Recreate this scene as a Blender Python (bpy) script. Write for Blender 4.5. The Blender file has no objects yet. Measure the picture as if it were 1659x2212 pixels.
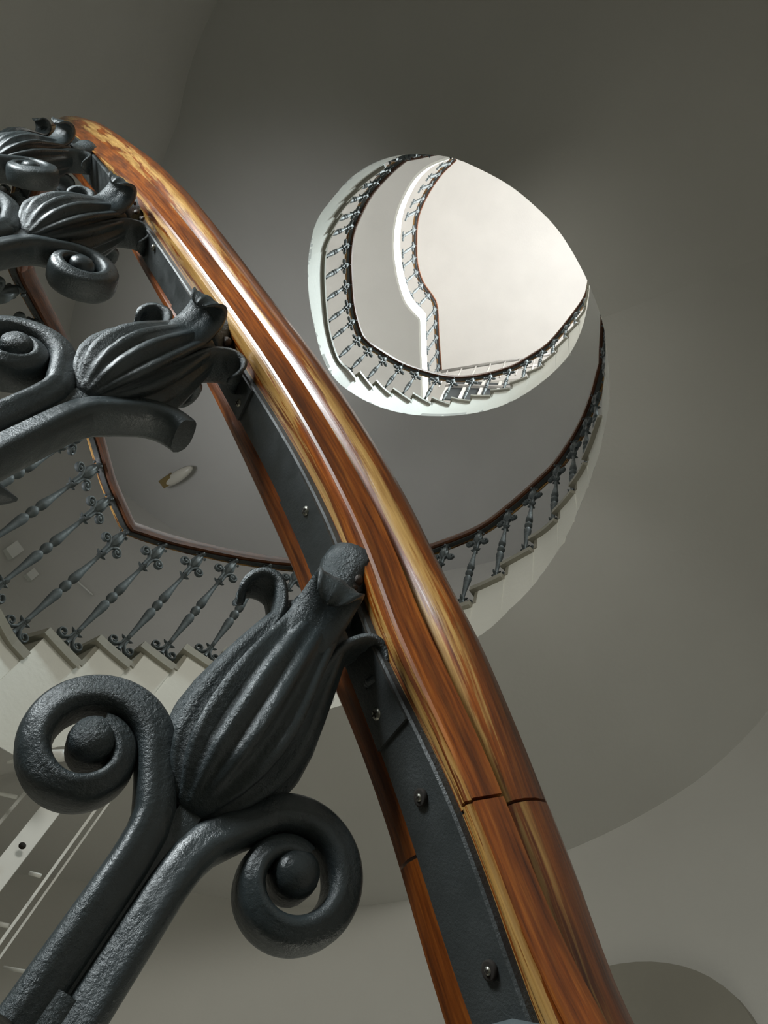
import bpy, bmesh, math, random
import numpy as np
from mathutils import Vector, Matrix
random.seed(4)
S = bpy.context.scene
COL = S.collection
PI = math.pi

# ------------------------------------------------------------ camera
F = 1700.0; CX, CY = 829.5, 1106.0; VP = (1275.0, 260.0)
ZC = 1.5                                           # eye height above the hall floor
_up = np.array([(VP[0]-CX)/F, (CY-VP[1])/F, -1.0]); _up /= np.linalg.norm(_up)
_x = np.array([1.0, 0, 0]); _x = _x-_up*(_x@_up); _x /= np.linalg.norm(_x)
_y = np.cross(_up, _x)
R = np.array([_x, _y, _up])                        # camera axes -> world axes
cam_d = bpy.data.cameras.new('camera'); cam = bpy.data.objects.new('camera', cam_d); COL.objects.link(cam)
cam_d.sensor_fit = 'HORIZONTAL'; cam_d.sensor_width = 36.0; cam_d.lens = 36.0*F/1659.0
cam_d.clip_start = 0.01; cam_d.clip_end = 100
cam.matrix_world = Matrix.Translation((0, 0, ZC)) @ Matrix([list(r) for r in R]).to_4x4()
cam_d.dof.use_dof = False
S.camera = cam

# ------------------------------------------------------------ world, lights, exposure
S.view_settings.view_transform = 'Standard'; S.view_settings.look = 'None'
S.view_settings.gamma = 1.0; S.view_settings.exposure = 0.0
W = bpy.data.worlds.new('world'); S.world = W; W.use_nodes = True
W.node_tree.nodes['Background'].inputs[0].default_value = (0.8, 0.85, 1.0, 1)
W.node_tree.nodes['Background'].inputs[1].default_value = 0.3

def area(name, loc, target, size, power, color, sy=None):
    l = bpy.data.lights.new(name, 'AREA'); l.energy = power; l.color = color
    l.shape = 'RECTANGLE'; l.size = size; l.size_y = sy or size
    o = bpy.data.objects.new(name, l); COL.objects.link(o); o.location = loc
    d = Vector(target)-Vector(loc); o.rotation_euler = d.to_track_quat('-Z', 'Y').to_euler()
    return o
def spread(o, deg): o.data.spread = math.radians(deg); return o
spread(area('top_window_light', (1.35, 1.2, ZC+12.6), (-2.4, 2.0, ZC+11.0), 1.6, 230, (1.0, 0.99, 0.97), 1.6), 75)
spread(area('top_window_down_light', (1.25, 0.6, ZC+13.2), (-1.3, 2.1, ZC+6.5), 1.4, 165, (0.84, 0.98, 1.0), 1.4), 70)
area('top_ceiling_fill_light', (1.3, 2.0, ZC+11.1), (-1.4, 1.8, ZC+15), 1.0, 112, (0.97, 0.97, 0.98))  # added unseen light that washes the top ceiling
area('hall_bounce_fill_light', (-0.5, 1.7, ZC-1.3), (-0.5, 1.7, ZC+3), 1.8, 4, (1.0, 0.97, 0.82))  # added upward fill in place of floor bounce, no lamp here
area('hall_soffit_fill_light', (1.15, 2.0, ZC-0.9), (0.7, -0.3, ZC+4.4), 1.0, 17, (1.0, 0.97, 0.83), 1.0)  # added unseen fill that lifts the soffit overhead, no window here
spread(area('upper_landing_fill_light', (-2.95, 1.3, ZC+2.55), (-1.5, 3.1, ZC+7.0), 0.8, 15, (0.97, 0.97, 1.0), 0.8), 85)  # added out of view to brighten the upper soffit
spread(area('string_fill_light', (-0.5, -0.92, ZC+3.4), (-0.9, 2.6, ZC+2.4), 1.0, 12, (1.0, 0.98, 0.90), 0.9), 110)  # added fill aimed across the well at the lower string
spread(area('landing_window_light', (-1.02, -0.78, ZC+0.70), (-0.1, 0.25, ZC+0.22), 0.5, 20, (0.90, 0.98, 1.0), 0.6), 120)

# ------------------------------------------------------------ geometry helpers (heights are above the eye)
def ray(px, py): return R @ np.array([(px-CX)/F, (CY-py)/F, -1.0])
def athz(px, py, h):
    r = ray(px, py); return r*(h/r[2])
def proj(P):
    c = R.T @ np.array(P); return (CX+F*c[0]/-c[2], CY-F*c[1]/-c[2])
def up_(P): return Vector((float(P[0]), float(P[1]), float(P[2])+ZC))
def cr(pts, n=12):
    pts = [np.array(p, float) for p in pts]
    P = [2*pts[0]-pts[1]]+pts+[2*pts[-1]-pts[-2]]; out = []
    for i in range(1, len(P)-2):
        for k in range(n):
            t = k/n
            out.append(.5*((2*P[i])+(-P[i-1]+P[i+1])*t+(2*P[i-1]-5*P[i]+4*P[i+1]-P[i+2])*t*t+(-P[i-1]+3*P[i]-3*P[i+1]+P[i+2])*t**3))
    out.append(P[-2]); return out

def mesh_obj(name, verts, faces, mat, parent=None, smooth=True, uvs=None, angle=None, mats=None, fm=None):
    me = bpy.data.meshes.new(name)
    me.from_pydata([tuple(v) for v in verts], [], faces)
    for m in (mats or [mat]): me.materials.append(m)
    if fm: me.polygons.foreach_set('material_index', fm)
    if uvs is not None:
        ul = me.uv_layers.new(name='UVMap')
        for lp in me.loops: ul.data[lp.index].uv = uvs[lp.vertex_index]
    bm = bmesh.new(); bm.from_mesh(me); bmesh.ops.recalc_face_normals(bm, faces=bm.faces[:]); bm.to_mesh(me); bm.free()
    if smooth:
        me.shade_smooth()
        if angle: me.set_sharp_from_angle(angle=math.radians(angle))
    o = bpy.data.objects.new(name, me); COL.objects.link(o)
    if parent: o.parent = parent
    return o
def empty(name, loc, label=None, cat=None, group=None):
    o = bpy.data.objects.new(name, None); COL.objects.link(o); o.location = loc
    o.empty_display_size = 0.1
    if label: o['label'] = label
    if cat: o['category'] = cat
    if group: o['group'] = group
    return o
def attach(o, p):
    "parent keeping the world place (parents here are unrotated)"
    o.parent = p; o.matrix_parent_inverse = Matrix.Translation(p.location).inverted()
    return o

class MB:
    def __init__(s): s.v = []; s.f = []
    def add(s, vs, fs):
        b = len(s.v); s.v += [tuple(v) for v in vs]; s.f += [tuple(i+b for i in f) for f in fs]
    def grid(s, rows, closed=False, cap=False):
        "rows: list of equal-length loops; closed: loop wraps"
        b = len(s.v); n = len(rows[0])
        for r in rows: s.v += [tuple(v) for v in r]
        m = n if closed else n-1
        for i in range(len(rows)-1):
            for j in range(m):
                k = (j+1) % n
                s.f.append((b+i*n+j, b+i*n+k, b+(i+1)*n+k, b+(i+1)*n+j))
        if cap and closed:
            s.f.append(tuple(b+j for j in range(n))[::-1]); e = b+(len(rows)-1)*n
            s.f.append(tuple(e+j for j in range(n)))
    def box(s, c, ax, ay, az):
        c, ax, ay, az = map(Vector, (c, ax, ay, az)); vs = []
        for i in (-1, 1):
            for j in (-1, 1):
                for k in (-1, 1): vs.append(c+ax*i+ay*j+az*k)
        s.add(vs, [(0, 1, 3, 2), (4, 6, 7, 5), (0, 4, 5, 1), (2, 3, 7, 6), (0, 2, 6, 4), (1, 5, 7, 3)])
    def lathe(s, prof, seg=24, org=(0, 0, 0), rot=None, fr=None):
        rows = []
        for z, r in prof:
            row = []
            for k in range(seg):
                a = 2*PI*k/seg; rr = fr(z, r, a) if fr else r
                p = Vector((rr*math.cos(a), rr*math.sin(a), z))
                if rot: p = rot @ p
                row.append(p+Vector(org))
            rows.append(row)
        s.grid(rows, closed=True, cap=True)
    def tube(s, pts, r, seg=8):
        pts = [Vector(p) for p in pts]; rows = []; prev = None
        for i, p in enumerate(pts):
            t = (pts[min(i+1, len(pts)-1)]-pts[max(i-1, 0)]).normalized()
            a = prev if prev else (Vector((0, 0, 1)) if abs(t.z) < .9 else Vector((1, 0, 0)))
            u = (a-t*a.dot(t)).normalized(); v = t.cross(u); prev = u
            rows.append([p+(u*math.cos(2*PI*k/seg)+v*math.sin(2*PI*k/seg))*r for k in range(seg)])
        s.grid(rows, closed=True, cap=True)
    def build(s, name, mat, parent=None, **k): return mesh_obj(name, s.v, s.f, mat, parent, **k)

# ------------------------------------------------------------ materials
def mat(name, col, rough=.5, **kw):
    m = bpy.data.materials.new(name); m.use_nodes = True
    b = m.node_tree.nodes['Principled BSDF']
    b.inputs['Base Color'].default_value = (*col, 1); b.inputs['Roughness'].default_value = rough
    for k, v in kw.items(): b.inputs[k.replace('_', ' ')].default_value = v
    return m
def N(m, t, **kw):
    n = m.node_tree.nodes.new(t)
    for k, v in kw.items(): setattr(n, k, v)
    return n
def link(m, a, b): m.node_tree.links.new(a, b)
def noise(m, vec, scale, detail=4, rough=.5):
    n = N(m, 'ShaderNodeTexNoise'); n.inputs['Scale'].default_value = scale
    n.inputs['Detail'].default_value = detail; n.inputs['Roughness'].default_value = rough
    if vec is not None: link(m, vec, n.inputs['Vector'])
    return n.outputs['Fac']
def ramp(m, fac, stops):
    n = N(m, 'ShaderNodeValToRGB'); link(m, fac, n.inputs['Fac']); e = n.color_ramp.elements
    while len(e) < len(stops): e.new(.5)
    for i, (p, c) in enumerate(stops): e[i].position = p; e[i].color = (*c, 1) if len(c) == 3 else c
    return n.outputs['Color']
def mix(m, fac, a, b):
    n = N(m, 'ShaderNodeMix', data_type='RGBA')
    if isinstance(fac, float): n.inputs[0].default_value = fac
    else: link(m, fac, n.inputs[0])
    for i, v in ((6, a), (7, b)):
        if isinstance(v, tuple): n.inputs[i].default_value = (*v, 1)
        else: link(m, v, n.inputs[i])
    return n.outputs[2]
def bump(m, h, strength, dist=.01):
    n = N(m, 'ShaderNodeBump'); n.inputs['Strength'].default_value = strength; n.inputs['Distance'].default_value = dist
    link(m, h, n.inputs['Height']); link(m, n.outputs['Normal'], m.node_tree.nodes['Principled BSDF'].inputs['Normal'])
    return n
def bsdf(m): return m.node_tree.nodes['Principled BSDF']
def plaster(name, c, var=.018, rough=.85):
    m = mat(name, c, rough); tc = N(m, 'ShaderNodeTexCoord').outputs['Object']
    f = noise(m, tc, 1.7, 5)
    c2 = tuple(x*(1-var*2) for x in c); c3 = tuple(min(1, x*(1+var)) for x in c)
    link(m, ramp(m, f, [(.3, c2), (.7, c3)]), bsdf(m).inputs['Base Color'])
    bump(m, noise(m, tc, 35, 4), .12, .01)
    return m
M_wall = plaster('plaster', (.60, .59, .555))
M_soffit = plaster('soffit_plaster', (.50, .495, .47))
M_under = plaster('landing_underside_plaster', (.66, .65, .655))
M_ceil = plaster('ceiling_plaster', (.83, .81, .78), .02)
M_string = plaster('string_paint', (.80, .80, .74), .03, .6)
M_slab = plaster('slab_edge_paint', (.88, .88, .87), .01, .6)
M_floor = plaster('floor_stone', (.42, .40, .36), .1, .4)
M_tread = plaster('tread_stone', (.30, .285, .23), .12, .55)
M_white = mat('white_steel', (.82, .82, .78), .4)
M_dark = mat('dark_panel', (.05, .06, .065), .6)
M_recess = plaster('recess_shade_paint', (.30, .285, .24), .05, .6)  # darker colour stands for the shade inside the arched recess

def iron_mat(name, col, pit=.6, rough=.33):
    m = mat(name, col, rough); b = bsdf(m)
    tc = N(m, 'ShaderNodeTexCoord').outputs['Object']
    f1 = noise(m, tc, 60, 5); f2 = noise(m, tc, 520, 4, .7); f3 = noise(m, tc, 14, 3)
    c = mix(m, ramp(m, f3, [(.35, (0, 0, 0)), (.7, (1, 1, 1))]), tuple(x*.8 for x in col), tuple(x*1.25 for x in col))
    link(m, c, b.inputs['Base Color'])
    link(m, ramp(m, f1, [(.3, (rough*.75,)*3), (.75, (rough*1.5,)*3)]), b.inputs['Roughness'])
    mm = N(m, 'ShaderNodeMath', operation='MULTIPLY'); link(m, ramp(m, f3, [(.4, (.15,)*3), (.65, (1,)*3)]), mm.inputs[0]); link(m, f2, mm.inputs[1])
    ad = N(m, 'ShaderNodeMath', operation='MULTIPLY_ADD'); link(m, mm.outputs[0], ad.inputs[0]); ad.inputs[1].default_value = .6
    lo = N(m, 'ShaderNodeMath', operation='MULTIPLY'); link(m, f1, lo.inputs[0]); lo.inputs[1].default_value = .35; link(m, lo.outputs[0], ad.inputs[2])
    bump(m, ad.outputs[0], pit, .004)
    b.inputs['Specular IOR Level'].default_value = .55
    return m
M_iron = iron_mat('painted_cast_iron', (.038, .048, .051), .75, .32)
M_ironfar = iron_mat('painted_cast_iron_smooth_lit', (.072, .088, .092), .1, .6)  # same paint made lighter: daylight on the upper balusters put into the colour
M_flat = iron_mat('painted_flat_iron', (.034, .038, .038), .35, .42)
M_rust = iron_mat('rusty_weld', (.05, .032, .022), 1.0, .5)
M_screw = mat('screw_steel', (.32, .31, .27), .35, Metallic=.9)
M_gap = mat('joint_gap', (.012, .008, .005), .9)

def wood_mat(name, seed=0.0):
    m = mat(name, (.4, .15, .04), .3); b = bsdf(m)
    uv = N(m, 'ShaderNodeTexCoord').outputs['UV']
    mp = N(m, 'ShaderNodeMapping'); link(m, uv, mp.inputs['Vector'])
    mp.inputs['Scale'].default_value = (1.0, .045, 1); mp.inputs['Location'].default_value = (seed, seed*3, 0)
    g = noise(m, mp.outputs['Vector'], 160, 6, .65)           # fine grain
    mp2 = N(m, 'ShaderNodeMapping'); link(m, uv, mp2.inputs['Vector'])
    mp2.inputs['Scale'].default_value = (1.0, .09, 1); mp2.inputs['Location'].default_value = (seed*2, 0, 0)
    g2 = noise(m, mp2.outputs['Vector'], 38, 4, .55)          # broad bands
    base = ramp(m, g, [(.28, (.075, .014, .002)), (.5, (.27, .064, .007)), (.74, (.48, .145, .020))])
    band = ramp(m, g2, [(.3, (.30, .28, .25)), (.55, (.9, .9, .9)), (.8, (1.15, 1.1, 1.0))])
    n = N(m, 'ShaderNodeMix', data_type='RGBA', blend_type='MULTIPLY'); n.inputs[0].default_value = 1
    link(m, base, n.inputs[6]); link(m, band, n.inputs[7])
    # varnish worn through to pale wood along the outer roll (uv.x .54-.70) and the inner lips
    sp = N(m, 'ShaderNodeSeparateXYZ'); link(m, uv, sp.inputs[0])
    zone = ramp(m, sp.outputs['X'], [(0.0, (.0,)*3), (.108, (.0,)*3), (.120, (1.0,)*3), (.146, (.95,)*3), (.160, (0,)*3)])
    mp3 = N(m, 'ShaderNodeMapping'); link(m, uv, mp3.inputs['Vector']); mp3.inputs['Scale'].default_value = (1, .045, 1)
    mp3.inputs['Location'].default_value = (seed+.3, .7, 0)
    w = noise(m, mp3.outputs['Vector'], 55, 5, .6)
    wr = ramp(m, w, [(.46, (0,)*3), (.53, (1,)*3)])
    zz = N(m, 'ShaderNodeMath', operation='MULTIPLY'); link(m, zone, zz.inputs[0]); link(m, wr, zz.inputs[1])
    # the raw lip beside the iron bar
    lip = ramp(m, sp.outputs['X'], [(0.0, (.9,)*3), (.040, (.9,)*3), (.052, (0,)*3), (.9, (0,)*3)])
    wl = ramp(m, w, [(.475, (0,)*3), (.50, (1,)*3)])
    zl = N(m, 'ShaderNodeMath', operation='MULTIPLY'); link(m, lip, zl.inputs[0]); link(m, wl, zl.inputs[1])
    mx = N(m, 'ShaderNodeMath', operation='MAXIMUM'); link(m, zz.outputs[0], mx.inputs[0]); link(m, zl.outputs[0], mx.inputs[1])
    raw = ramp(m, g, [(.3, (.30, .14, .03)), (.7, (.66, .40, .13))])
    link(m, mix(m, mx.outputs[0], n.outputs[2], raw), b.inputs['Base Color'])
    link(m, ramp(m, g2, [(.3, (.36,)*3), (.7, (.26,)*3)]), b.inputs['Roughness'])
    b.inputs['Coat Weight'].default_value = .35; b.inputs['Coat Roughness'].default_value = .15
    bump(m, g, .18, .002)
    return m
M_wood = wood_mat('varnished_wood', 0.0)
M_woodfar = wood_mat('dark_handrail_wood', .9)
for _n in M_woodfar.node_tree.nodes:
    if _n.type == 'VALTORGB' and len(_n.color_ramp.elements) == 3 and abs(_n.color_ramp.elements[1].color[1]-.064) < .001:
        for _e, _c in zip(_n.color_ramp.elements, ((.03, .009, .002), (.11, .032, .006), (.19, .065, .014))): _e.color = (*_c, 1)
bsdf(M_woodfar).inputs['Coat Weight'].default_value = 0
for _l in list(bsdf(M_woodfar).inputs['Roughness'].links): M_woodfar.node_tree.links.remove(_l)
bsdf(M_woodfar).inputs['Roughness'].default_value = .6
M_wood2 = wood_mat('varnished_wood_lower', 1.7)

# ------------------------------------------------------------ the helix of the stair, traced in space
def Zl(l): return [athz(x, y, h) for x, y, h in l]
near = [np.array(p) for p in [(.17, .385, -.06), (.10, .340, .04), (.03, .298, .15), (-.021, .266, .227), (-.073, .235, .306), (-.125, .2, .385), (-.227, .142, .503), (-.386, .08, .687), (-.554, .051, .905), (-.73, .026, 1.124), (-1.0, .04, 1.45), (-1.30, .15, 1.76)]]
R1 = Zl([(20, 560, 2.1), (60, 650, 2.32), (110, 740, 2.58), (150, 830, 2.85), (195, 940, 3.05), (222, 1035, 3.05), (240, 1080, 3.05), (272, 1150, 3.05), (350, 1176, 3.2), (422, 1194, 3.35), (525, 1215, 3.55), (627, 1228, 3.75), (700, 1230, 3.87), (780, 1228, 4.0), (860, 1215, 4.13), (936, 1192, 4.26), (1037, 1152, 4.45), (1099, 1107, 4.6), (1162, 1052, 4.75), (1209, 1005, 4.88), (1256, 932, 5.05), (1284, 867, 5.2), (1306, 787, 5.35)])
mid = [np.array(p) for p in [(.2, 1.0, 5.58), (-.1, .55, 5.9), (-.5, .3, 6.3), (-1.0, .2, 6.75)]]
R2 = Zl([(874, 338, 7.15), (840, 367, 7.3), (798, 414, 7.5), (773, 460, 7.68), (757, 502, 7.8), (751, 553, 7.8), (753, 616, 7.8), (759, 671, 7.8), (776, 727, 7.8), (798, 751, 7.8), (859, 788, 8.15), (910, 807, 8.4), (961, 819, 8.65), (1011, 820, 8.9), (1062, 811, 9.15), (1112, 795, 9.4), (1146, 775, 9.6), (1188, 746, 9.85), (1231, 695, 10.15), (1264, 649, 10.45), (1273, 623, 10.6)]) + [np.array(p) for p in [(.215, 1.72, 10.78), (.20, 1.48, 11.0), (.15, 1.22, 11.2)]]
topr = Zl([(982, 342, 12.3), (948, 376, 12.3), (918, 422, 12.3), (899, 469, 12.3), (895, 519, 12.3), (897, 570, 12.3), (910, 612, 12.3), (931, 642, 12.3), (940, 663, 12.3), (943, 722, 12.3), (946, 764, 12.3), (949, 802, 12.3)])
CEN = np.array([-1.0, 1.45])

class Path:
    def __init__(s, pts):
        s.p = [np.array(p, float) for p in pts]; s.s = [0.0]
        for a, b in zip(s.p[:-1], s.p[1:]): s.s.append(s.s[-1]+float(np.hypot(*(b-a)[:2])))
        s.L = s.s[-1]
    def at(s, t):
        t = min(max(t, 0), s.L); i = max(0, min(len(s.p)-2, int(np.searchsorted(s.s, t))-1))
        d = s.s[i+1]-s.s[i]; k = (t-s.s[i])/d if d > 0 else 0
        return s.p[i]+(s.p[i+1]-s.p[i])*k
    def tan(s, t):
        d = s.at(t+.03)-s.at(t-.03); return d/np.linalg.norm(d)
    def near_px(s, px):
        best = (1e9, 0)
        for k in range(1200):
            t = s.L*k/1199; q = proj(s.at(t)); d = math.hypot(q[0]-px[0], q[1]-px[1])
            if d < best[0]: best = (d, t)
        return best[1]

def kinked(segs, n):
    out = []
    for i, sg in enumerate(segs):
        c = cr(sg, n); out += c if i == 0 else c[1:]
    return out
P_near = Path(cr(near+[R1[0]], 8))
P_one = Path(kinked([[near[-1]]+R1[:8], R1[7:]], 3))
P_mid = Path(cr([R1[-1]]+mid+[R2[0]], 5))
P_two = Path(kinked([R2[:10], R2[9:]], 3))
P_top = Path(kinked([topr[:8], topr[7:]], 3))

def phi(P, prev=None):
    a = -math.degrees(math.atan2(P[1]-CEN[1], P[0]-CEN[0]))
    if prev is not None:
        while a < prev-180: a += 360
        while a > prev+180: a -= 360
    return a
# underside edge of the inner string, as (angle round the well, plan x, plan y, height)
Epts = [np.array([p[0], p[1], p[2]-1.30]) for p in near[:-1]]
Epts += [np.array([p[0], p[1], p[2]-1.34]) for p in R1[:6:2]]
Epts += Zl([(0, 1615, 1.80), (110, 1614, 1.95), (300, 1596, 2.2), (500, 1572, 2.45), (712, 1531, 2.7), (870, 1475, 2.95), (1030, 1379, 3.2), (1099, 1319, 3.32), (1162, 1253, 3.47), (1219, 1166, 3.66), (1256, 1087, 3.85), (1294, 981, 3.95), (1316, 874, 4.05), (1316, 811, 4.10), (1310, 740, 4.16), (1300, 690, 4.20), (1275, 620, 4.22), (1240, 550, 4.25), (1200, 490, 4.30), (1150, 440, 4.38), (1100, 400, 4.5), (1040, 367, 4.68), (975, 340, 4.9), (910, 333, 5.12), (859, 336, 5.32), (809, 351, 5.52), (758, 384, 5.73), (716, 431, 5.93), (686, 473, 6.12), (672, 519, 6.3), (665, 574, 6.45), (667, 638, 6.5), (678, 701, 6.55), (695, 768, 6.57), (724, 819, 6.6), (767, 853, 6.7), (817, 878, 6.9), (872, 893, 7.12), (935, 899, 7.37), (999, 896, 7.6), (1062, 884, 7.82), (1125, 857, 8.05), (1188, 811, 8.3), (1231, 764, 8.55), (1256, 713, 8.95), (1269, 663, 9.3), (1273, 628, 9.5)]) + [np.array(p) for p in [(.19, 1.50, 9.75), (.14, 1.22, 9.95)]]
Epts = cr(Epts, 3)
Ephi = []
pv = None
for p in Epts:
    pv = phi(p, pv) if pv is not None else phi(p); Ephi.append(pv)
_o = np.argsort(Ephi); Ephi = np.array(Ephi)[_o]; Earr = np.array(Epts)[_o]
def Eat(f): return np.array([np.interp(f, Ephi, Earr[:, k]) for k in range(3)])
# outer wall radius round the well
RT = [(30, 2.6), (119, 2.5), (150, 2.6), (180, 2.7), (215, 2.35), (250, 2.16), (258, 2.20), (280, 2.30), (303, 2.39), (328, 2.52), (360, 2.62), (400, 2.6), (440, 2.62), (480, 2.68), (505, 2.52), (518, 2.62), (530, 3.1), (545, 3.6), (570, 3.9), (595, 3.5), (630, 3.05), (675, 2.8), (720, 2.75), (840, 2.75), (880, 3.4), (990, 3.4), (1200, 2.8)]
def Rat(f): return float(np.interp(f, [a for a, _ in RT], [b for _, b in RT]))
def outer(f, h, r=None, add=0.0):
    a = -math.radians(f); r = (Rat(f) if r is None else r)+add
    return np.array([CEN[0]+r*math.cos(a), CEN[1]+r*math.sin(a), h])

# ------------------------------------------------------------ room shell
def struct(o): o['kind'] = 'structure'; return o
H0 = -ZC
mb = MB(); mb.box((-1.0, 1.45, -.06), (6, 0, 0), (0, 6, 0), (0, 0, .06))
struct(mb.build('floor', M_floor, smooth=False))
def wall(name, f0, f1, hb, ht, rf=None, th=.15, mat_=M_wall):
    rows = []; n = max(4, int((f1-f0)/3))
    for i in range(n+1):
        f = f0+(f1-f0)*i/n; r = rf(f)
        b = hb(f) if callable(hb) else hb; t = ht(f) if callable(ht) else ht
        rows.append([up_(outer(f, b, r)), up_(outer(f, t, r)), up_(outer(f, t, r+th)), up_(outer(f, b, r+th))])
    m = MB(); m.grid(rows, closed=True, cap=True)
    return struct(m.build(name, mat_, angle=30))
wall('wall_stair', 150, 410, H0, lambda f: Eat(f)[2]+.5, Rat)
wall('wall_back', 410, 530, H0, 15.0, Rat)
wall('wall_left', 530, 615, lambda f: 1.4, 15.0, Rat)
wall('wall_far', 615, 700, lambda f: Eat(f-360)[2]+.45, 15.0, Rat)
wall('wall_right', 700, 770, lambda f: Eat(f-360)[2]+.45 if f < 765 else 5.0, 15.0, Rat)
m = MB(); m.box((-1.0, 1.45, ZC+15.1), (5, 0, 0), (0, 5, 0), (0, 0, .1))
struct(m.build('ceiling', M_ceil, smooth=False))

# ------------------------------------------------------------ flights: soffit, inner string, treads
BH = .925
def inward(P, d):
    v = CEN-P[:2]; v = v/np.linalg.norm(v); return np.array([P[0]+v[0]*d, P[1]+v[1]*d, P[2]])
def soffit(name, f0, f1, root, step=2.5):
    n = int((f1-f0)/step); rows = []
    for i in range(n+1):
        f = f0+(f1-f0)*i/n; e = Eat(f); o = outer(f, e[2], None, .06); row = []
        for k in range(7):
            row.append(up_(e+(o-e)*k/6))
        for k in range(6, -1, -1):
            row.append(up_(e+(o-e)*k/6+np.array([0, 0, .07])))
        rows.append(row)
    m = MB(); m.grid(rows, closed=True, cap=True)
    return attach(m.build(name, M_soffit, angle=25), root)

def flight(root, path, ss, phi0, out_r, use_e=False):
    "treads centred on each baluster station; string face between underside edge and treads"
    b = [ss[0]-(ss[1]-ss[0])/2]+[(x+y)/2 for x, y in zip(ss[:-1], ss[1:])]+[ss[-1]+(ss[-1]-ss[-2])/2]
    b = [min(max(x, 0), path.L) for x in b]
    if path.L-b[-1] < .15: b[-1] = path.L
    if b[0] < .12: b[0] = 0.0
    zs = [float(path.at(s)[2])-BH for s in ss]
    cells = []                                             # (s0, s1, z)
    for i in range(len(ss)):
        if cells and abs(cells[-1][2]-zs[i]) < .02: cells[-1][1] = b[i+1]
        else: cells.append([b[i], b[i+1], zs[i]])
    sm = MB(); f = phi0
    for ci, (s0, s1, z) in enumerate(cells):
        zl = cells[ci-1][2] if ci else z-.16
        n = max(3, int((s1-s0)/.035)); row = []
        for k in range(n+1):
            s = s0+(s1-s0)*k/n; P = path.at(s); f = phi(P, f); e = Eat(f)
            tp = inward(P, .03)
            if use_e: wE = min(1, max(0, (f-362)/25)); tp = tp*(1-wE)+np.array([e[0], e[1], tp[2]])*wE; P = tp
            bot = e
            back = inward(P, -.05); eb = inward(e, -.08)
            row.append([up_(bot), up_((tp[0], tp[1], z-.035)), up_((back[0], back[1], z-.035)), up_(np.array([eb[0], eb[1], e[2]+.02]))])
        sm.grid(row, closed=True, cap=True)
        # tread slab with nosing, plus riser below its front edge
        tm = MB(); rows = []
        ns = .022
        for k in range(n+1):
            s = s0-ns+(s1-s0+ns)*k/n; P = path.at(s); f = phi(P, f)
            if use_e: ee = Eat(f); wE = min(1, max(0, (f-362)/25)); P = inward(P, .03)*(1-wE)+np.array([ee[0], ee[1], P[2]])*wE
            i_ = inward(P, .0 if use_e else .055); o_ = outer(f, z, out_r(f), .05)
            rows.append([up_((i_[0], i_[1], z)), up_((o_[0], o_[1], z)), up_((o_[0], o_[1], z-.04)), up_((i_[0], i_[1], z-.04))])
        tm.grid(rows, closed=True, cap=True)
        rows = []
        for s in (s0, s0+.02):
            P = path.at(s); f2 = phi(P, f); P = np.array([*Eat(f2)[:2], 0]) if use_e else P; i_ = inward(P, -.01 if use_e else .03); o_ = outer(f2, z, out_r(f2), .05)
            rows.append([up_((i_[0], i_[1], z-.04)), up_((o_[0], o_[1], z-.04)), up_((o_[0], o_[1], zl)), up_((i_[0], i_[1], zl))])
        tm.grid(rows, closed=True, cap=True)
        attach(tm.build('landing' if s1-s0 > .5 else 'tread', M_tread, smooth=False), root)
    attach(sm.build('string', M_string, angle=40), root)
    return cells, f

# baluster stations (distance along each rail in plan)
S_near = [P_near.near_px(p) for p in [(1112, 2325), (755, 1255), (480, 722), (292, 462), (198, 345), (125, 290)]]
S_near += [S_near[-1]+.26, S_near[-1]+.5, S_near[-1]+.74]
offs = P_one.s[[i for i, p in enumerate(P_one.p) if np.allclose(p, R1[0])][0]]
S_one = [.12, .30]+[offs+x for x in (.15, .33, .51, .69, .87, 1.05, 1.24, 1.41, 1.60, 1.78, 1.96, 2.12, 2.29, 2.45, 2.61, 2.77, 2.93, 3.09, 3.25, 3.45, 3.64, 3.82, 4.0, 4.16, 4.30, 4.44)]
while S_one[-1]+.16 < P_one.L-.04: S_one.append(S_one[-1]+.16)
S_mid = [.10+.18*i for i in range(int((P_mid.L-.12)/.18)+1)]
B2px = [(842, 365), (820, 395), (800, 424), (775, 456), (762, 486), (752, 528), (745, 570), (745, 615), (748, 659), (756, 695), (773, 732), (798, 757), (830, 777), (864, 798), (900, 810), (944, 823), (980, 823), (1022, 823), (1062, 817), (1104, 806), (1142, 785), (1172, 760), (1201, 739), (1229, 709), (1250, 680)]
S_two = [P_two.near_px(p) for p in B2px]; S_two += [S_two[-1]+.17*k for k in range(1, 20) if S_two[-1]+.17*k < P_two.L-.05]
S_top = [P_top.near_px(p) for p in [(970, 350), (950, 375), (935, 400), (920, 430), (905, 455), (897, 495), (893, 530), (893, 557), (893, 590), (902, 620), (915, 645), (929, 668), (938, 697), (940, 728), (943, 760), (947, 790)]]

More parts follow.
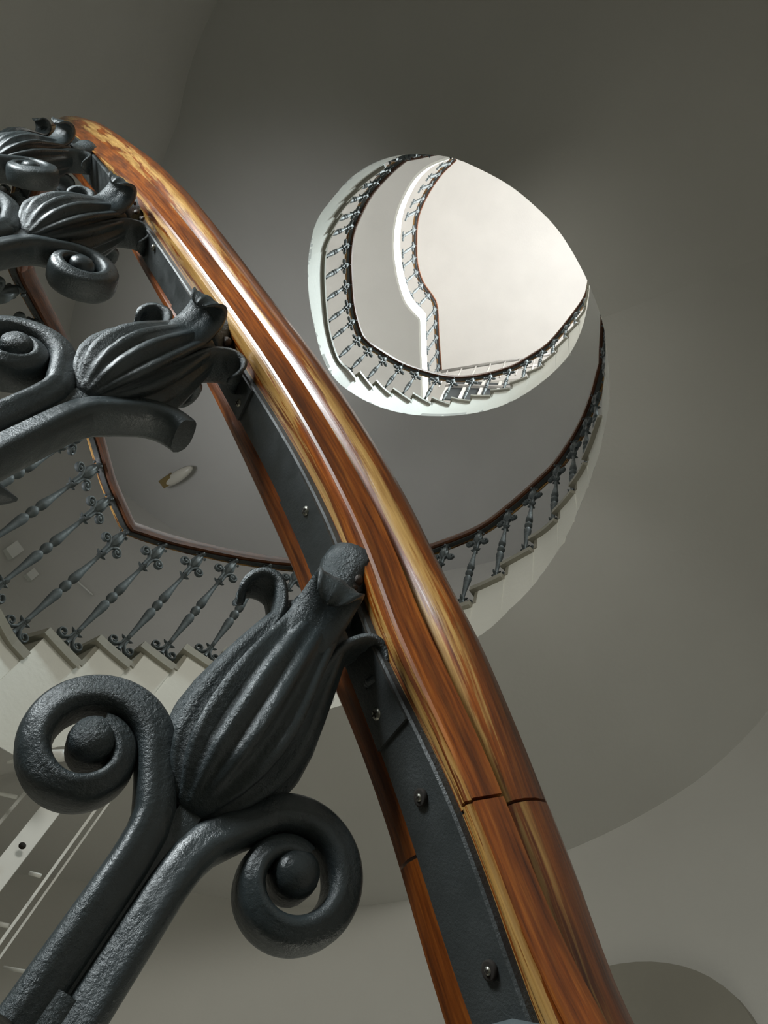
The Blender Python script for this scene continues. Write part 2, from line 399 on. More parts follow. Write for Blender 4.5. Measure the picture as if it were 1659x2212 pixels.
fl0 = empty('stair_flight', up_((-.4, -.5, H0)), 'lowest stone stair flight under the big foreground railing', 'stairs')
c0, f = flight(fl0, P_near, S_near, 40, lambda f: Rat(f))
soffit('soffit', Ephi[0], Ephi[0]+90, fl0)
fl1 = empty('stair_flight', up_((-1.3, 2.8, 0)), 'lower winding flight with broad cream string, its underside filling the lower right', 'stairs')
flight(fl1, P_one, S_one, 110, lambda f: max(Rat(f), Rat(f+360)) if f > 170 else Rat(f))
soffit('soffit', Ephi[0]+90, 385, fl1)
fl2 = empty('stair_flight', up_((-.3, 0, 4.8)), 'flight right above the camera whose underside spans the top of the view', 'stairs')
flight(fl2, P_mid, S_mid, 365, lambda f: Rat(f), True)
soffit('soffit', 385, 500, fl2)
fl3 = empty('stair_flight', up_((-2.4, 1.5, 6.6)), 'upper winding flight with pale bluish-white string round the bright opening', 'stairs')
flight(fl3, P_two, S_two, 472, lambda f: Rat(f))
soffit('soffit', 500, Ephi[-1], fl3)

# ------------------------------------------------------------ top floor slab
sl = empty('landing_slab', up_((-2.6, 2.0, 11.0)), 'topmost landing slab with a glaring white curved edge', 'landing')
edge = Zl([(990, 334, 11.0), (971, 338, 11.0), (927, 355, 11.0), (893, 384, 11.0), (868, 427, 11.0), (853, 469, 11.0), (847, 519, 11.0), (849, 562, 11.0), (859, 616, 11.0), (876, 659, 11.0), (904, 690, 11.0), (906, 745, 11.0), (908, 802, 11.0), (910, 872, 11.0), (911, 905, 11.0)])
rows = []
pl = cr(edge[:11], 4)+cr(edge[10:], 2)[1:]
m = MB()
for i, p in enumerate(pl):
    t = i/(len(pl)-1); f = 450+(640-450)*t
    o = np.array([-5.0, p[1]*1.0+(-1.2+ 2.6*t), 11.0])
    rows.append([up_(p), up_(p+(o-p)*.5), up_(o), up_(o+[0, 0, .36]), up_(p+[0, 0, .36])])
m.grid(rows, closed=True, cap=True)
attach(m.build('slab', M_under, angle=30), sl)
m = MB(); rows = []
for i, p in enumerate(pl):
    tq = pl[min(i+1, len(pl)-1)]-pl[max(i-1, 0)]; nrm = np.array([tq[1], -tq[0], 0]); nrm /= np.linalg.norm(nrm)
    if (np.array([-1.0, 1.8, 0])-p)@nrm < 0: nrm = -nrm
    q = p+nrm*.03
    rows.append([up_(p+[0, 0, -.01]), up_(q+[0, 0, -.01]), up_(q+[0, 0, .38]), up_(p+[0, 0, .38])])
m.grid(rows, closed=True, cap=True)
attach(m.build('fascia', M_slab, angle=30), sl)

# ------------------------------------------------------------ handrail sections
# (s, n): s across the rail towards the well, n perpendicular to it; key corners A B C D F come from the photograph
SEC = dict(A=(.048, .004), B=(.028, 0), C=(-.001, 0), D=(-.017, .002), F=(-.032, .035))
def frame(path_p, i):
    a, b = path_p[max(i-1, 0)], path_p[min(i+1, len(path_p)-1)]
    t = b-a; t = t/np.linalg.norm(t); s = np.cross(t, [0, 0, 1.0]); s /= np.linalg.norm(s); n = np.cross(s, t)
    return t, s, n
TR = dict(
 A=[(60, 250), (100, 290), (161, 387), (230, 450), (291, 544), (329, 611), (377, 693), (463, 858), (516, 971), (570, 1084), (633, 1234), (700, 1430), (780, 1620), (819, 1736), (853, 1820), (880, 1932), (915, 2056), (961, 2212), (985, 2300)],
 B=[(70, 255), (110, 290), (170, 375), (240, 450), (300, 544), (340, 611), (390, 693), (480, 840), (529, 935), (611, 1084), (669, 1238), (760, 1460), (830, 1651), (853, 1728), (892, 1817), (934, 1979), (981, 2114), (1011, 2212), (1040, 2300)],
 C=[(90, 252), (130, 270), (179, 308), (230, 367), (276, 435), (340, 525), (400, 611), (456, 705), (489, 745), (574, 876), (669, 1030), (742, 1211), (814, 1406), (891, 1559), (946, 1651), (996, 1774), (1050, 1929), (1108, 2094), (1139, 2212), (1162, 2300)],
 D=[(100, 250), (149, 286), (200, 322), (254, 368), (336, 454), (422, 566), (497, 671), (520, 700), (597, 813), (679, 953), (751, 1098), (796, 1202), (865, 1400), (934, 1535), (996, 1662), (1038, 1759), (1089, 1921), (1127, 2017), (1200, 2212), (1232, 2300)],
 F=[(62, 246), (100, 247), (160, 250), (210, 262), (270, 300), (340, 350), (420, 430), (500, 530), (560, 610), (640, 715), (700, 790), (770, 895), (850, 1020), (935, 1190), (1040, 1390), (1150, 1650), (1180, 1730), (1260, 1920), (1360, 2212), (1395, 2300)])
def sd(p, poly):
    best = None
    for a, b in zip(poly[:-1], poly[1:]):
        dx, dy = b[0]-a[0], b[1]-a[1]; t = ((p[0]-a[0])*dx+(p[1]-a[1])*dy)/(dx*dx+dy*dy); t = min(max(t, 0), 1)
        qx, qy = a[0]+t*dx, a[1]+t*dy; d = math.hypot(p[0]-qx, p[1]-qy)
        if best is None or d < best[0]: best = (d, math.copysign(d, dx*(p[1]-a[1])-dy*(p[0]-a[0])))
    return best[1]
NP = P_near.p
keys = 'ABCDF'
delta = np.zeros((len(NP), 5))
for i, p in enumerate(NP):
    q = proj(p)
    if not (275 < q[1] < 2280 and q[0] > 90): continue
    t, s, n = frame(NP, i)
    for k, kk in enumerate(keys):
        s0, n0 = SEC[kk]; best = None; prev = None
        for d in np.linspace(-.02, .02, 33):
            v = sd(proj(p+(s0+d)*s+n0*n), TR[kk])
            if prev is not None and prev[1]*v <= 0:
                z = prev[0]+(d-prev[0])*abs(prev[1])/(abs(prev[1])+abs(v)+1e-9)
                if best is None or abs(z) < abs(best): best = z
            prev = (d, v)
        delta[i, k] = max(-.012, min(.012, best)) if best is not None else 0
for _ in range(10):
    dd = delta.copy(); dd[1:-1] = (delta[:-2]+2*delta[1:-1]+delta[2:])/4; delta = dd
KS = [SEC[k][0] for k in keys]
FS = math.copysign(1, sd((700, 1000), TR['F']))       # which side of the traced edge is wood
def shift(s, i):
    order = np.argsort(KS); return s+float(np.interp(s, np.array(KS)[order], delta[i][order])) if i is not None else s
# moulded wooden rail, walked from the well-side lip round to the far lip
WOOD = [(-.002, .004), (-.006, .0035), (-.0065, .0015), (-.010, .000), (-.014, .000), (-.0155, .003), (-.017, .002), (-.0185, .003), (-.0205, .010), (-.0225, .017),
        (-.0228, .0200), (-.0204, .0222), (-.0222, .0240), (-.0262, .0258), (-.0300, .0292), (-.032, .035), (-.0315, .042), (-.028, .050), (-.018, .058), (-.002, .063), (.014, .064), (.030, .061),
        (.044, .053), (.0505, .042), (.051, .032), (.0485, .025), (.0495, .022), (.049, .010), (.048, .004), (.044, .001), (.036, .001), (.031, .0035), (.029, .004)]
def sweep(pts, idx, prof, use_delta, scale=1.0, uv0=0.0):
    rows = []; uvs = []; L = 0
    cl = [0]
    for a, b in zip(prof[:-1], prof[1:]): cl.append(cl[-1]+math.hypot(b[0]-a[0], b[1]-a[1]))
    prevp = None
    for i in idx:
        p = pts[i]; t, s, n = frame(pts, i)
        if prevp is not None: L += float(np.linalg.norm(p-prevp))
        prevp = p; row = []
        for j, (a, b) in enumerate(prof):
            aa = shift(a, i) if use_delta else a
            if use_delta and len(prof) > 20: aa += clamp_r[i] if (a < 0 and b > .018) else (clamp_l[i] if (a > .04 and b > .006) else 0)
            row.append(up_(p+s*aa*scale+n*b*scale)); uvs.append((cl[j]*2.6, L*2.6+uv0))
        rows.append(row)
    return rows, uvs
clamp_r = np.zeros(len(NP)); clamp_l = np.zeros(len(NP))
for i, p in enumerate(NP):
    pj = proj(p); t, s, n = frame(NP, i)
    if not (260 < pj[1] < 2290 and pj[0] > 100): continue
    for a, b in WOOD:
        aa = shift(a, i)
        if a < 0 and b > .018:
            k = 0
            while sd(proj(p+s*(aa+k)+n*b), TR['F'])*FS < 0 and k < .03: k += .0004
            clamp_r[i] = max(clamp_r[i], k)
        if a > .04 and b > .006:
            k = 0
            while sd(proj(p+s*(aa+k)+n*b), TR['A'])*FS > 0 and k > -.03: k -= .0004
            clamp_l[i] = min(clamp_l[i], k)
ok_i = [i for i, p in enumerate(NP) if 260 < proj(p)[1] < 2290 and proj(p)[0] > 100]
for i in range(len(NP)):
    if i < ok_i[0]: clamp_r[i] = clamp_r[ok_i[0]]; clamp_l[i] = clamp_l[ok_i[0]]
for arr in (clamp_r, clamp_l):
    for _ in range(3):
        arr[1:-1] = (arr[:-2]+2*arr[1:-1]+arr[2:])/4
def rail_mesh(name, pts, idx, prof, m, root, use_delta=False, scale=1.0, uv0=0.0, angle=35):
    rows, uvs = sweep(pts, idx, prof, use_delta, scale, uv0); b = MB(); b.grid(rows, closed=True, cap=True)
    return attach(b.build(name, m, uvs=uvs, angle=angle), root)
IRON = [(.0275, .0005), (.0275, .006), (-.0005, .006), (-.0005, .0005), (.0005, -.0006), (.0265, -.0006)]

ra = empty('stair_railing', up_(P_near.at(S_near[1])-[0, 0, BH]), 'large foreground cast-iron stair railing under a worn orange-brown wooden handrail', 'railing')
# refine the near path
def dens(pts, dl, k):
    out, od = [], []
    for i in range(len(pts)-1):
        for j in range(k):
            out.append(pts[i]+(pts[i+1]-pts[i])*j/k); od.append(dl[i]+(dl[i+1]-dl[i])*j/k)
    out.append(pts[-1]); od.append(dl[-1]); return out, np.array(od)
# where the two wooden lengths butt together
jp = min(range(len(NP)), key=lambda i: math.hypot(proj(NP[i])[0]-930, proj(NP[i])[1]-1770))
rail_mesh('handrail', NP, list(range(0, jp+1)), WOOD, M_wood2, ra, True)
g = MB()
rail_pts_up = list(range(jp, len(NP)))
NP2 = [p.copy() for p in NP]; tt, ss_, nn_ = frame(NP, jp); NP2[jp] = NP[jp]+tt*.0015
rail_mesh('handrail', NP2, rail_pts_up, WOOD, M_wood, ra, True, uv0=.37)
rail_mesh('iron_bar', NP, list(range(len(NP))), IRON, M_flat, ra, True)
near_near = lambda px: min(range(len(NP)), key=lambda i: math.hypot(proj(NP[i])[0]-px[0], proj(NP[i])[1]-px[1]))
PLATE = [(.0265, .001), (.0265, -.0022), (.0005, -.0022), (.0005, .001)]
for a, b in (((370, 600), (535, 860)), ((640, 1045), (850, 1560))):
    ia, ib = sorted((near_near(a), near_near(b))); rail_mesh('splice_plate', NP, list(range(ia, ib+1)), PLATE, M_flat, ra, True, angle=20)

def on_bar(px, n=-.0022):
    "point of the bar's underside that lies behind a traced spot"
    best = None
    pts, dl = NP, None
    for i in range(len(NP)-1):
        for k in range(6):
            p = NP[i]+(NP[i+1]-NP[i])*k/6; t, s, nn = frame(NP, i)
            for a in np.linspace(.002, .026, 7):
                q = p+s*(a+float(delta[i][1]))+nn*n; pq = proj(q); d = math.hypot(pq[0]-px[0], pq[1]-px[1])
                if best is None or d < best[0]: best = (d, q, t, s, nn)
    return best[1:]
def screw(px, r, kind='cross', m=M_screw):
    q, t, s, n = on_bar(px); rot = Matrix((s, t, -n)).transposed() if False else Matrix([[s[0], t[0], -n[0]], [s[1], t[1], -n[1]], [s[2], t[2], -n[2]]])
    rot = Matrix(((s[0], t[0], -n[0]), (s[1], t[1], -n[1]), (s[2], t[2], -n[2])))
    hz = .35 if m is M_gap else 1
    b = MB(); b.lathe([(-.002, r), (.0002, r), (.0009*hz, r*.8), (.0013*hz, r*.4), (.0013*hz, .0001)], 20, up_(q), rot)
    o = attach(b.build('screw', m), ra)
    if kind == 'cross':
        c = MB()
        for ax in ((1, 0), (0, 1)):
            c.box(up_(q)+rot @ Vector((0, 0, .0012)), rot @ Vector((r*.6 if ax[0] else r*.12, 0, 0)), rot @ Vector((0, r*.6 if ax[1] else r*.12, 0)), rot @ Vector((0, 0, .0003)))
        so = c.build('slot', M_gap, o, smooth=False); so.matrix_parent_inverse = Matrix.Identity(4)
    return o
screw((518, 873), .0028); screw((657, 1102), .0030); screw((815, 1540), .0031); screw((406, 668), .0026)
screw((326, 535), .0026)
# countersunk holes with a dark recess ring
for px, r in (((908, 1717), .0034), ((1050, 2100), .0032)):
    screw(px, r*1.15, 'x', M_gap); screw((px[0], px[1]+1), r*.55)

# ------------------------------------------------------------ cast-iron baluster, origin at its top, z down to the tread
def volute(sx, up, zstart, zc, cx, r0, thin, n=44, turns=1.27, res=1.0):
    "list of (x, z, halfwidth in plane, halfdepth)"
    n = int(n*res); raw = []
    for k in range(5):
        raw.append((.0082, zstart+(zc-up*.034-zstart)*k/4))
    raw += [(.0086, zc-up*.022), (.0118, zc-up*.006)]
    k0 = 0
    for k in range(n+1):
        t = k/n; a = PI*.80-(2*PI*turns-.2*PI)*t; r = r0*(1-.60*t**1.15)
        raw.append((cx+r*math.cos(a), zc+up*r*math.sin(a)))
    pp = cr([np.array(q) for q in raw], 2 if res > .9 else 1); out = []
    for k, q in enumerate(pp):
        t = max(0, (k/(len(pp)-1)-.18)/.82); w = .0084-.0030*min(1, t*1.5)
        out.append((sx*q[0], q[1], w*thin, .0125-.0010*t))
    return out
def sweep_flat(mb, P, chan=True):
    rows = []; sg = 1 if P[0][0] > 0 else -1
    for i in range(len(P)):
        x, z, w, d = P[i]; a = P[max(i-1, 0)]; b = P[min(i+1, len(P)-1)]
        tx, tz = b[0]-a[0], b[1]-a[1]; L = math.hypot(tx, tz) or 1; nx, nz = -tz/L, tx/L
        sec = []
        for (u, v) in ((-1, -.30), (-.93, -.66), (-.74, -.90), (-.42, -1.0), (-.1, -.95), (.3, -.83), (.66, -.78), (.9, -.56), (1, -.25), (1, .25), (.9, .6), (.55, .9), (0, 1.0), (-.55, .9), (-.9, .6), (-1, .25)):
            sec.append(Vector((x+nx*u*sg*w, v*d, z+nz*u*sg*w)))
        rows.append(sec)
    mb.grid(rows, closed=True, cap=True)
def make_scroll(sx, res=1.0, broken=False):
    b = MB()
    P = volute(sx, 1, -.236, -.150, .048, .0265, 1.0, res=res)
    if broken: P = P[:int(len(P)*.245)]
    sweep_flat(b, P)
    if not broken:
        x, z = sx*.0485, -.1475
        prof = [(-.0135, .0008), (-.0125, .0060), (-.0100, .0088), (-.0060, .0098), (0, .0100), (.0060, .0098), (.0100, .0088), (.0125, .0060), (.0135, .0008)]
        b.lathe(prof, 20, (x, 0, z), Matrix.Rotation(PI/2, 3, 'X'))
    return b
def leaf_body(mb, seg=72, nz=30):
    zp = [(-.150, .009), (-.145, .014), (-.138, .0215), (-.128, .0275), (-.115, .0305), (-.100, .0305), (-.085, .0285), (-.065, .0250), (-.045, .0215), (-.032, .0195), (-.026, .0185)]
    z = np.linspace(-.150, -.040, nz); r = np.interp(z, [a for a, _ in zp], [b for _, b in zp])
    rows = []
    for zz, rr in zip(z, r):
        t = (zz+.150)/.110; row = []
        for k in range(seg):
            a = 2*PI*k/seg; d = abs(((math.degrees(a)+45) % 90)-0); d = min(d, 90-d)   # distance to the valley between leaves
            env = math.sin(PI*min(1, max(0, t*1.02)))**.45
            v = .34*math.exp(-(d/3.6)**2)-.09*math.exp(-((d-10)/5)**2)+.17*math.exp(-((d-23)/4.5)**2)*min(1, max(0, 1.5-t*1.2))-.06*math.exp(-((d-33)/4)**2)+.12*math.exp(-((d-45)/4)**2)*min(1, max(.2, 1.3-t))
            wob = .03*math.sin(9*t+a*2)
            q = rr*(1-v*env+wob*env*.5)
            row.append((q*math.cos(a), q*math.sin(a)*.92, zz))
        rows.append(row)
    mb.grid(rows, closed=True, cap=True)
def petal_tip(mb, ang, n=14, w=9):
    "outward-curling end of one leaf"
    path = [(.0170, -.105), (.0180, -.088), (.0185, -.072), (.0188, -.058), (.0205, -.046), (.0260, -.0365), (.0310, -.0335), (.0365, -.0350), (.0395, -.0400), (.0395, -.0460), (.0365, -.0500)]
    pp = cr([np.array([a, b]) for a, b in path], 3); top, bot = [], []
    for i, p in enumerate(pp):
        q0 = pp[max(i-1, 0)]; q1 = pp[min(i+1, len(pp)-1)]; t = q1-q0; t = t/np.linalg.norm(t); nr = np.array([t[1], -t[0]])
        u = i/(len(pp)-1); hw = .0150*(1-.18*u)*(math.sqrt(max(0.02, 1-max(0, (u-.55)/.45)**2.2)))
        rt, rb = [], []
        for k in range(w+1):
            v = 2*k/w-1; lat = hw*v; cup = (1-v*v)*.0030*(1-u*.4)-.0016*math.exp(-(v/.2)**2)+.0012*math.exp(-((abs(v)-.85)/.14)**2)
            r = p[0]+nr[0]*cup*1.0; z = p[1]+nr[1]*cup
            curve = lat*lat/(2*.030)
            x = r-curve*(1-u)
            c, s = math.cos(ang), math.sin(ang)
            th = .0028
            rt.append((x*c-lat*s, x*s+lat*c, z)); x2 = x-nr[0]*th; z2 = z-nr[1]*th
            rb.append((x2*c-lat*s, x2*s+lat*c, z2))
        top.append(rt+rb[::-1])
    mb.grid(top, closed=True, cap=True)
def make_capital(res=1.0):
    b = MB(); leaf_body(b, int(72*res) if res > .4 else 24, int(34*res) if res > .4 else 10)
    if res > .4:
        for k in range(4): petal_tip(b, k*PI/2+.0)
    else:
        for k in range(4):
            a = k*PI/2; b.lathe([(-.010, .002), (-.006, .006), (0, .0075), (.006, .006), (.010, .002)], 8, (.028*math.cos(a), .028*math.sin(a), -.028))
    b.lathe([(-.032, .0165), (-.022, .0145), (-.012, .0135), (-.004, .0145), (.002, .017), (.010, .017)], 24 if res > .4 else 10)
    return b
def collar(mb, z, seg, r=.0175, spike=.033):
    mb.lathe([(z-.008, .011), (z-.006, r*.85), (z, r), (z+.006, r*.85), (z+.008, .011)], seg)
    for k in range(4):                                   # small curled leaf under each side
        a = k*PI/2; c, s = math.cos(a), math.sin(a); rows = []
        for q in range(8):
            t = q/7; rr = .012+.022*t; zz = z+.002+.009*t*t; w = .0095*math.sin(PI*(.30+.66*t)); h = .0062*math.sin(PI*(.35+.62*t))
            rows.append([Vector((rr*c-w*math.cos(u)*s, rr*s+w*math.cos(u)*c, zz+h*math.sin(u))) for u in [2*PI*m/8 for m in range(8)]])
        mb.grid(rows, closed=True, cap=True)
def make_shaft(seg=24, res=1.0):
    b = MB()
    b.box((0, 0, -.196), (.005, 0, 0), (0, .0065, 0), (0, 0, .046))
    collar(b, -.248, seg)
    prof = [(-.925, .014), (-.915, .011), (-.86, .0095), (-.845, .010), (-.82, .0105), (-.76, .0125), (-.70, .0165), (-.65, .0215), (-.62, .0235), (-.605, .0225), (-.592, .0165), (-.585, .0125), (-.578, .0125), (-.570, .0175), (-.560, .0225), (-.548, .0245), (-.536, .0240), (-.524, .0195), (-.515, .0135), (-.508, .0130), (-.500, .0165), (-.488, .0225), (-.470, .0235), (-.44, .0210), (-.40, .0165), (-.34, .0125), (-.28, .0105), (-.24, .0105), (-.222, .0105)]
    b.lathe(prof, seg)
    collar(b, -.848, seg)
    for sx in (-1, 1):
        P = volute(sx, -1, -.856, -.895, .046, .0235, .85, n=30, res=res)
        sweep_flat(b, [(x, max(z, -.921), w, d) for x, z, w, d in P])
    return b
def as_mesh(b, name, m, angle=None):
    o = b.build(name, m, angle=angle); me = o.data; bpy.data.objects.remove(o); return me
SETS = {}
def part_set(key, res, seg):
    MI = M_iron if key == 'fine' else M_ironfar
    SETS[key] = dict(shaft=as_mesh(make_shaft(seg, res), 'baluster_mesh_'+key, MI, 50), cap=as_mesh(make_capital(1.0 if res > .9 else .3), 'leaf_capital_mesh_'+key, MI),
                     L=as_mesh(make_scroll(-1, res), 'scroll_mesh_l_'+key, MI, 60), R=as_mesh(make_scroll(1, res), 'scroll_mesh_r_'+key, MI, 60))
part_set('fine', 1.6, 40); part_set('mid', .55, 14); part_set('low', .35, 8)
BROKEN = as_mesh(make_scroll(1, 1.6, True), 'scroll_mesh_broken', M_iron, 60)
def baluster(root, key, top, xdir, zdir=(0, 0, 1), parts=True, broken=False, scale=1.0, zs=1.0):
    Z = Vector(zdir).normalized(); X = Vector(xdir); X = (X-Z*X.dot(Z)).normalized(); Y = Z.cross(X)
    st = SETS[key]; o = bpy.data.objects.new('baluster', st['shaft']); COL.objects.link(o)
    o.parent = root; o.matrix_parent_inverse = Matrix.Translation(root.location).inverted()
    Mx = Matrix(((X.x, Y.x, Z.x, 0), (X.y, Y.y, Z.y, 0), (X.z, Y.z, Z.z, 0), (0, 0, 0, 1)))
    o.matrix_basis = Matrix.Translation(up_(top)) @ Mx @ Matrix.Diagonal((scale, scale, scale*zs, 1))
    if parts:
        for nm, k in (('leaf_capital', 'cap'), ('scroll', 'L'), ('scroll', 'R')):
            c = bpy.data.objects.new(nm, BROKEN if (broken and k == 'R') else st[k]); COL.objects.link(c); c.parent = o
            if broken and k == 'R': c['label'] = 'scroll broken off short'
    return o
def along(root, path, ss, key, n_off=0.0, side=.0135, scale=.95):
    for s in ss:
        P = path.at(s); t = path.tan(s); sv = np.cross(t, [0, 0, 1.0]); sv /= np.linalg.norm(sv)
        tt = np.array([t[0], t[1], 0]); tt /= np.linalg.norm(tt)
        baluster(root, key, P+sv*side, -tt, scale=scale)

# the near ones are posed from their top and the middle of their scrolls
def depth_pt(px, z): return ray(*px)*z
def near_bal(sidx, top_px, mid_px, L_px, R_px, broken=False, scale=1.0):
    P = P_near.at(S_near[sidx]); t = P_near.tan(S_near[sidx])
    s = np.cross(t, [0, 0, 1.0]); s /= np.linalg.norm(s); n = np.cross(s, t)
    d0 = -(R.T @ (P+s*.0135))[2]; T = depth_pt(top_px, d0)
    best = None; L = .152*scale
    for k in range(400):
        d = d0*(.5+.7*k/400); M = depth_pt(mid_px, d); e = abs(np.linalg.norm(T-M)-L)
        ax = (T-M)/np.linalg.norm(T-M); sc = e*60+(1-ax[2])
        if best is None or sc < best[0]: best = (sc, M, ax)
    ax = best[2]; M = best[1]
    bx = None
    for k in range(180):
        a = PI*(k/180)-PI/2+PI; X = np.array([math.cos(a), math.sin(a), 0]); X = X-ax*(X@ax); X /= np.linalg.norm(X)
        l = proj(M-X*.048*scale); r = proj(M+X*.048*scale); er = 0
        if L_px: er += math.hypot(l[0]-L_px[0], l[1]-L_px[1])
        if R_px: er += math.hypot(r[0]-R_px[0], r[1]-R_px[1])
        if bx is None or er < bx[0]: bx = (er, X)
        l2 = proj(M+X*.048*scale); r2 = proj(M-X*.048*scale); er = 0
        if L_px: er += math.hypot(l2[0]-L_px[0], l2[1]-L_px[1])
        if R_px: er += math.hypot(r2[0]-R_px[0], r2[1]-R_px[1])
        if er < bx[0]: bx = (er, -X)
    return baluster(ra, 'fine', T, bx[1], ax, broken=broken, scale=scale)
near_bal(1, (748, 1250), (398, 1775), (160, 1625), (635, 1935))
near_bal(2, (478, 722), (172, 870), (22, 775), (290, 985), True)
near_bal(3, (290, 466), (50, 520), None, (140, 585))
near_bal(4, (180, 335), (-20, 350), None, (45, 375))
for i in (0, 5, 6, 7):
    P = P_near.at(S_near[i]); t = P_near.tan(S_near[i]); sv = np.cross(t, [0, 0, 1.0]); sv /= np.linalg.norm(sv)
    baluster(ra, 'mid' if i == 0 else 'fine', P+sv*.0135, -np.array([t[0], t[1], 0]))

# weld lumps where the near capitals meet the bar
def weld(px, r, k):
    q, t, s, n = on_bar(px); b = MB(); rnd = random.Random(k)
    for j in range(16):
        c = up_(q+s*rnd.uniform(-.014, .010)+t*rnd.uniform(-.014, .014)+n*rnd.uniform(-.004, .001))
        rr = r*rnd.uniform(.4, 1); b.lathe([(-rr*.7, rr*.3), (-rr*.4, rr*.8), (0, rr), (rr*.4, rr*.8), (rr*.7, rr*.3)], 10, c, Matrix.Rotation(rnd.uniform(0, 3), 3, 'X') @ Matrix.Rotation(rnd.uniform(0, 3), 3, 'Y'))
    attach(b.build('weld', M_rust), ra)
weld((745, 1265), .0042, 1); weld((478, 735), .0038, 2); weld((300, 478), .0036, 3)

# ------------------------------------------------------------ far railings
SIMPLE_W = [(a*1.0, b) for a, b in WOOD[::2]]
def far_rail(path, ss, label, key, ktop=0, bar=True):
    root = empty('stair_railing', up_(path.at(path.L*.5)-[0, 0, BH]), label, 'railing')
    pts = [path.at(path.L*i/int(path.L/.05)) for i in range(int(path.L/.05)+1)]
    # centre the profile on the traced line
    off = .010
    pts2 = []
    for i in range(len(pts)):
        t, s, n = frame(pts, i); pts2.append(pts[i]-s*off)
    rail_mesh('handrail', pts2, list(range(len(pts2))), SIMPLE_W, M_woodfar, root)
    rail_mesh('iron_bar', pts2, list(range(len(pts2))), [(a, b-.004) for a, b in IRON], M_flat, root)
    along(root, path, ss, key, side=.0035)
    return root
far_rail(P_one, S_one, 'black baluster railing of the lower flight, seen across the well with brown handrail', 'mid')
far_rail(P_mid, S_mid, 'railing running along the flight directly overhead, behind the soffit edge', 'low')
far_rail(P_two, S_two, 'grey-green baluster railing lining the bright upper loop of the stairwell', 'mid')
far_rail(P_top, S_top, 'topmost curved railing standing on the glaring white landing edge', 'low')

# ------------------------------------------------------------ top floor: white guard railing, stair behind
gr = empty('guard_railing', up_((-1.2, 3.5, 11.3)), 'thin grey metal guard railing crossing the top opening', 'railing')
a = athz(952, 803, 12.3); b = athz(1205, 762, 12.3); a2 = a-[0, 0, .55]; b2 = b-[0, 0, .55]
M_gr = mat('grey_rail', (.30, .29, .27), .4)
for nm, (p, q, r) in (('top_rail', (a, b, .026)), ('bottom_rail', (a2, b2, .018))):
    m = MB(); m.tube([up_(p), up_(q)], r); attach(m.build(nm, M_gr), gr)
for k in range(8):
    p = a+(b-a)*(k+.5)/8; m = MB(); m.tube([up_(p), up_(p-[0, 0, .9])], .014, 6); attach(m.build('upright', M_gr), gr)

pn = empty('partition', up_((-1.1, 3.9, 11.33)), 'dark panelled partition with white posts behind the upper stair balusters', 'partition')
for k in range(6):
    x0 = -1.80+k*.27
    m = MB(); m.box(up_((x0+.12, 3.92, 12.25)), (.105, 0, 0), (0, .015, 0), (0, 0, .5)); attach(m.build('panel', M_dark, smooth=False), pn)
    m = MB(); m.box(up_((x0-.015, 3.9, 12.05)), (.022, 0, 0), (0, .03, 0), (0, 0, .72)); attach(m.build('post', M_white, smooth=False), pn)
m = MB(); m.box(up_((-1.0, 3.86, 12.4)), (.85, 0, .12), (0, .02, 0), (0, 0, .03)); attach(m.build('cross_rail', M_gr, smooth=False), pn)

# ------------------------------------------------------------ ceiling lamp and small fittings on the landing underside
lamp = empty('bulkhead_lamp', up_(athz(385, 1028, 6.52)), 'oval glass bulkhead lamp on the landing underside, brown base', 'lamp')
c = athz(385, 1028, 6.50); d0 = athz(350, 1045, 6.50); d1 = athz(412, 1005, 6.50); ax = (d1-d0); L = np.linalg.norm(ax); ax = ax/L; ay = np.cross([0, 0, 1.0], ax)
m = MB(); rot = Matrix(((ax[0], ay[0], 0), (ax[1], ay[1], 0), (0, 0, 1)))
rows = []
for z, k in ((0, 1), (-.03, 1), (-.055, .85), (-.07, .5), (-.072, .05)):
    rows.append([up_(c)+rot @ Vector((L*.5*k*math.cos(2*PI*j/24), .055*k*math.sin(2*PI*j/24), z)) for j in range(24)])
m.grid(rows, closed=True, cap=True); attach(m.build('glass_cover', mat('frosted_glass', (.62, .60, .52), .25)), lamp)
m = MB(); m.box(up_(athz(362, 1038, 6.47)), Vector(rot @ Vector((.07, 0, 0))), Vector(rot @ Vector((0, .045, 0))), (0, 0, .035))
attach(m.build('base', mat('brown_plastic', (.22, .16, .06), .5), smooth=False), lamp)

def hit_wall(px, py):
    r = ray(px, py); q = r/r[2]
    for h in np.arange(2.0, 9.0, .01):
        P = q*h; ff = phi(P, 560)
        if np.hypot(P[0]-CEN[0], P[1]-CEN[1]) >= Rat(ff)-.01: return P
    return q*6
for (px, py, w, lab) in ((25, 1190, .05, 'small pale box on the wall at the far left, between black balusters'), (64, 1244, .035, 'smaller box fitting to the right of the far-left wall box')):
    m = MB(); P = hit_wall(px, py); rd = np.array([P[0]-CEN[0], P[1]-CEN[1], 0]); rd /= np.linalg.norm(rd); tg = np.array([-rd[1], rd[0], 0])
    m.box((0, 0, 0), tg*w, rd*.035, (0, 0, w*1.5)); o = m.build('junction_box', M_white, smooth=False); o.location = up_(P-rd*.01); o['label'] = lab; o['category'] = 'electrical box'
P1, P2 = hit_wall(163, 1252), hit_wall(200, 1285); m = MB(); m.tube([up_(P1*.995), up_(P2*.995)], .008); o = m.build('conduit', M_white)
o['label'] = 'short thin white conduit on the wall behind the black balusters'; o['category'] = 'conduit'

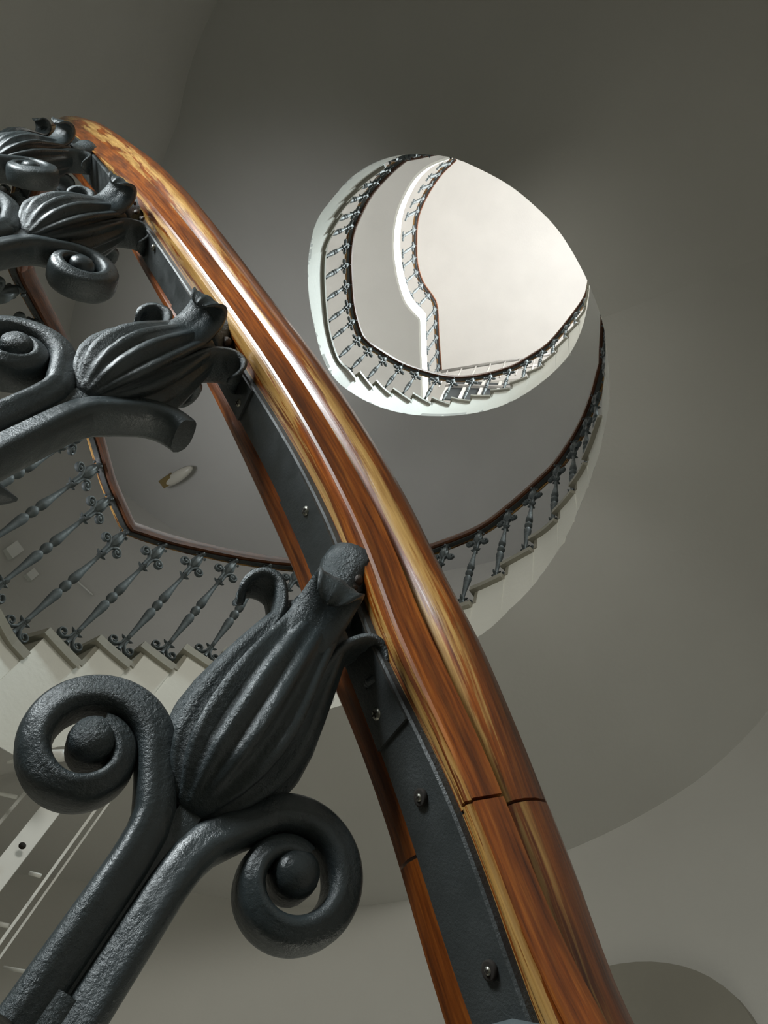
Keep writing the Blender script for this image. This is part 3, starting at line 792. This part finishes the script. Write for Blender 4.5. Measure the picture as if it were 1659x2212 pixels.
# ------------------------------------------------------------ arched doorway, lower right: recess shade painted on a thin panel
ang = 48; f = 360-ang
def wpt(px, py):
    r = ray(px, py); q = r/r[2]
    for h in np.arange(1.0, 4.0, .005):
        P = q*h; ff = phi(P, 300)
        if np.hypot(P[0]-CEN[0], P[1]-CEN[1]) >= Rat(ff)-.012: return P
    return q*2.4
tp = wpt(1345, 2088); rr_ = wpt(1560, 2212)
ar = empty('arched_doorway', up_((tp[0], tp[1], H0)), 'arched doorway low on the curved wall, bottom right, recess shade painted dark', 'doorway')
tan_ = np.array([tp[1]-CEN[1], -(tp[0]-CEN[0])]); tan_ /= np.linalg.norm(tan_)
m = MB(); rad = .55; hc = tp[2]-.50; rows = []
fc = phi(tp, 300)
outl = []
def apt(u, h, add):
    ff = fc+math.degrees(u/2.4); return up_(outer(ff, h, None, add))
prof_ = [(-rad*math.cos(PI*k/24), hc+.50*math.sin(PI*k/24)) for k in range(25)]
cols = []
for u, h in prof_:
    cols.append([apt(u, H0+.001, -.03), apt(u, h, -.03), apt(u, h, .02), apt(u, H0+.001, .02)])
m.grid(cols, closed=True, cap=True)
o = attach(m.build('recess_panel', M_recess, angle=30), ar)

# ------------------------------------------------------------ white steel lift frame, lower left
fr = empty('steel_frame', up_((-1.9, 2.6, H0)), 'white painted steel frame with drilled upright, bottom left behind the scroll', 'frame')
def vert_line(px_a, px_b, h):
    "vertical bar through pixel a at height h, ends at pixel b's level"
    A = athz(*px_a, h); return A
def upright(px, h, z0, z1, wx, dirx, th=.012, name='upright', m_=M_white):
    A = athz(*px, h); m = MB(); d = np.array(dirx)/np.linalg.norm(dirx); nn = np.array([-d[1], d[0], 0])
    c = (A[0], A[1], (z0+z1)/2+ZC); m.box(c, (d[0]*wx, d[1]*wx, 0), (nn[0]*th, nn[1]*th, 0), (0, 0, (z1-z0)/2))
    return attach(m.build(name, m_, smooth=False), fr), A, d
DX = (.85, .52, 0)
ub, A, d = upright((40, 1838), 1.62, H0, 1.98, .036, DX)
ub['label'] = 'wide flat upright with bolt hole'
q, dd = A, d
m = MB(); nn = np.array([-d[1], d[0], 0]); 
if nn@A > 0: nn = -nn
rot = Matrix(((d[0], 0, nn[0]), (d[1], 0, nn[1]), (0, 1, 0)))
m.lathe([(0, .013), (.0008, .013)], 20, up_(athz(46, 1831, 1.62)+nn*.0125), rot)
attach(m.build('bolt_hole', M_gap), fr)
upright((80, 1925), 1.55, H0, 1.95, .005, DX, .005); upright((118, 1900), 1.65, H0, 2.05, .004, DX, .004); upright((10, 1765), 1.75, H0, 1.95, .006, DX, .006)
for p, q, h, r in (((-60, 1640), (138, 1632), 1.86, .022), ((-60, 1700), (36, 1722), 1.8, .008), ((64, 1886), (88, 1892), 1.55, .007), ((-30, 1990), (18, 2000), 1.48, .008), ((8, 2090), (92, 2106), 1.35, .006)):
    m = MB(); m.tube([up_(athz(*p, h)), up_(athz(*q, h))], r); attach(m.build('crossbar', M_white), fr)
m = MB(); p = athz(92, 2106, 1.35); m.tube([up_(p), up_((p[0], p[1], H0))], .006); attach(m.build('upright', M_white), fr)
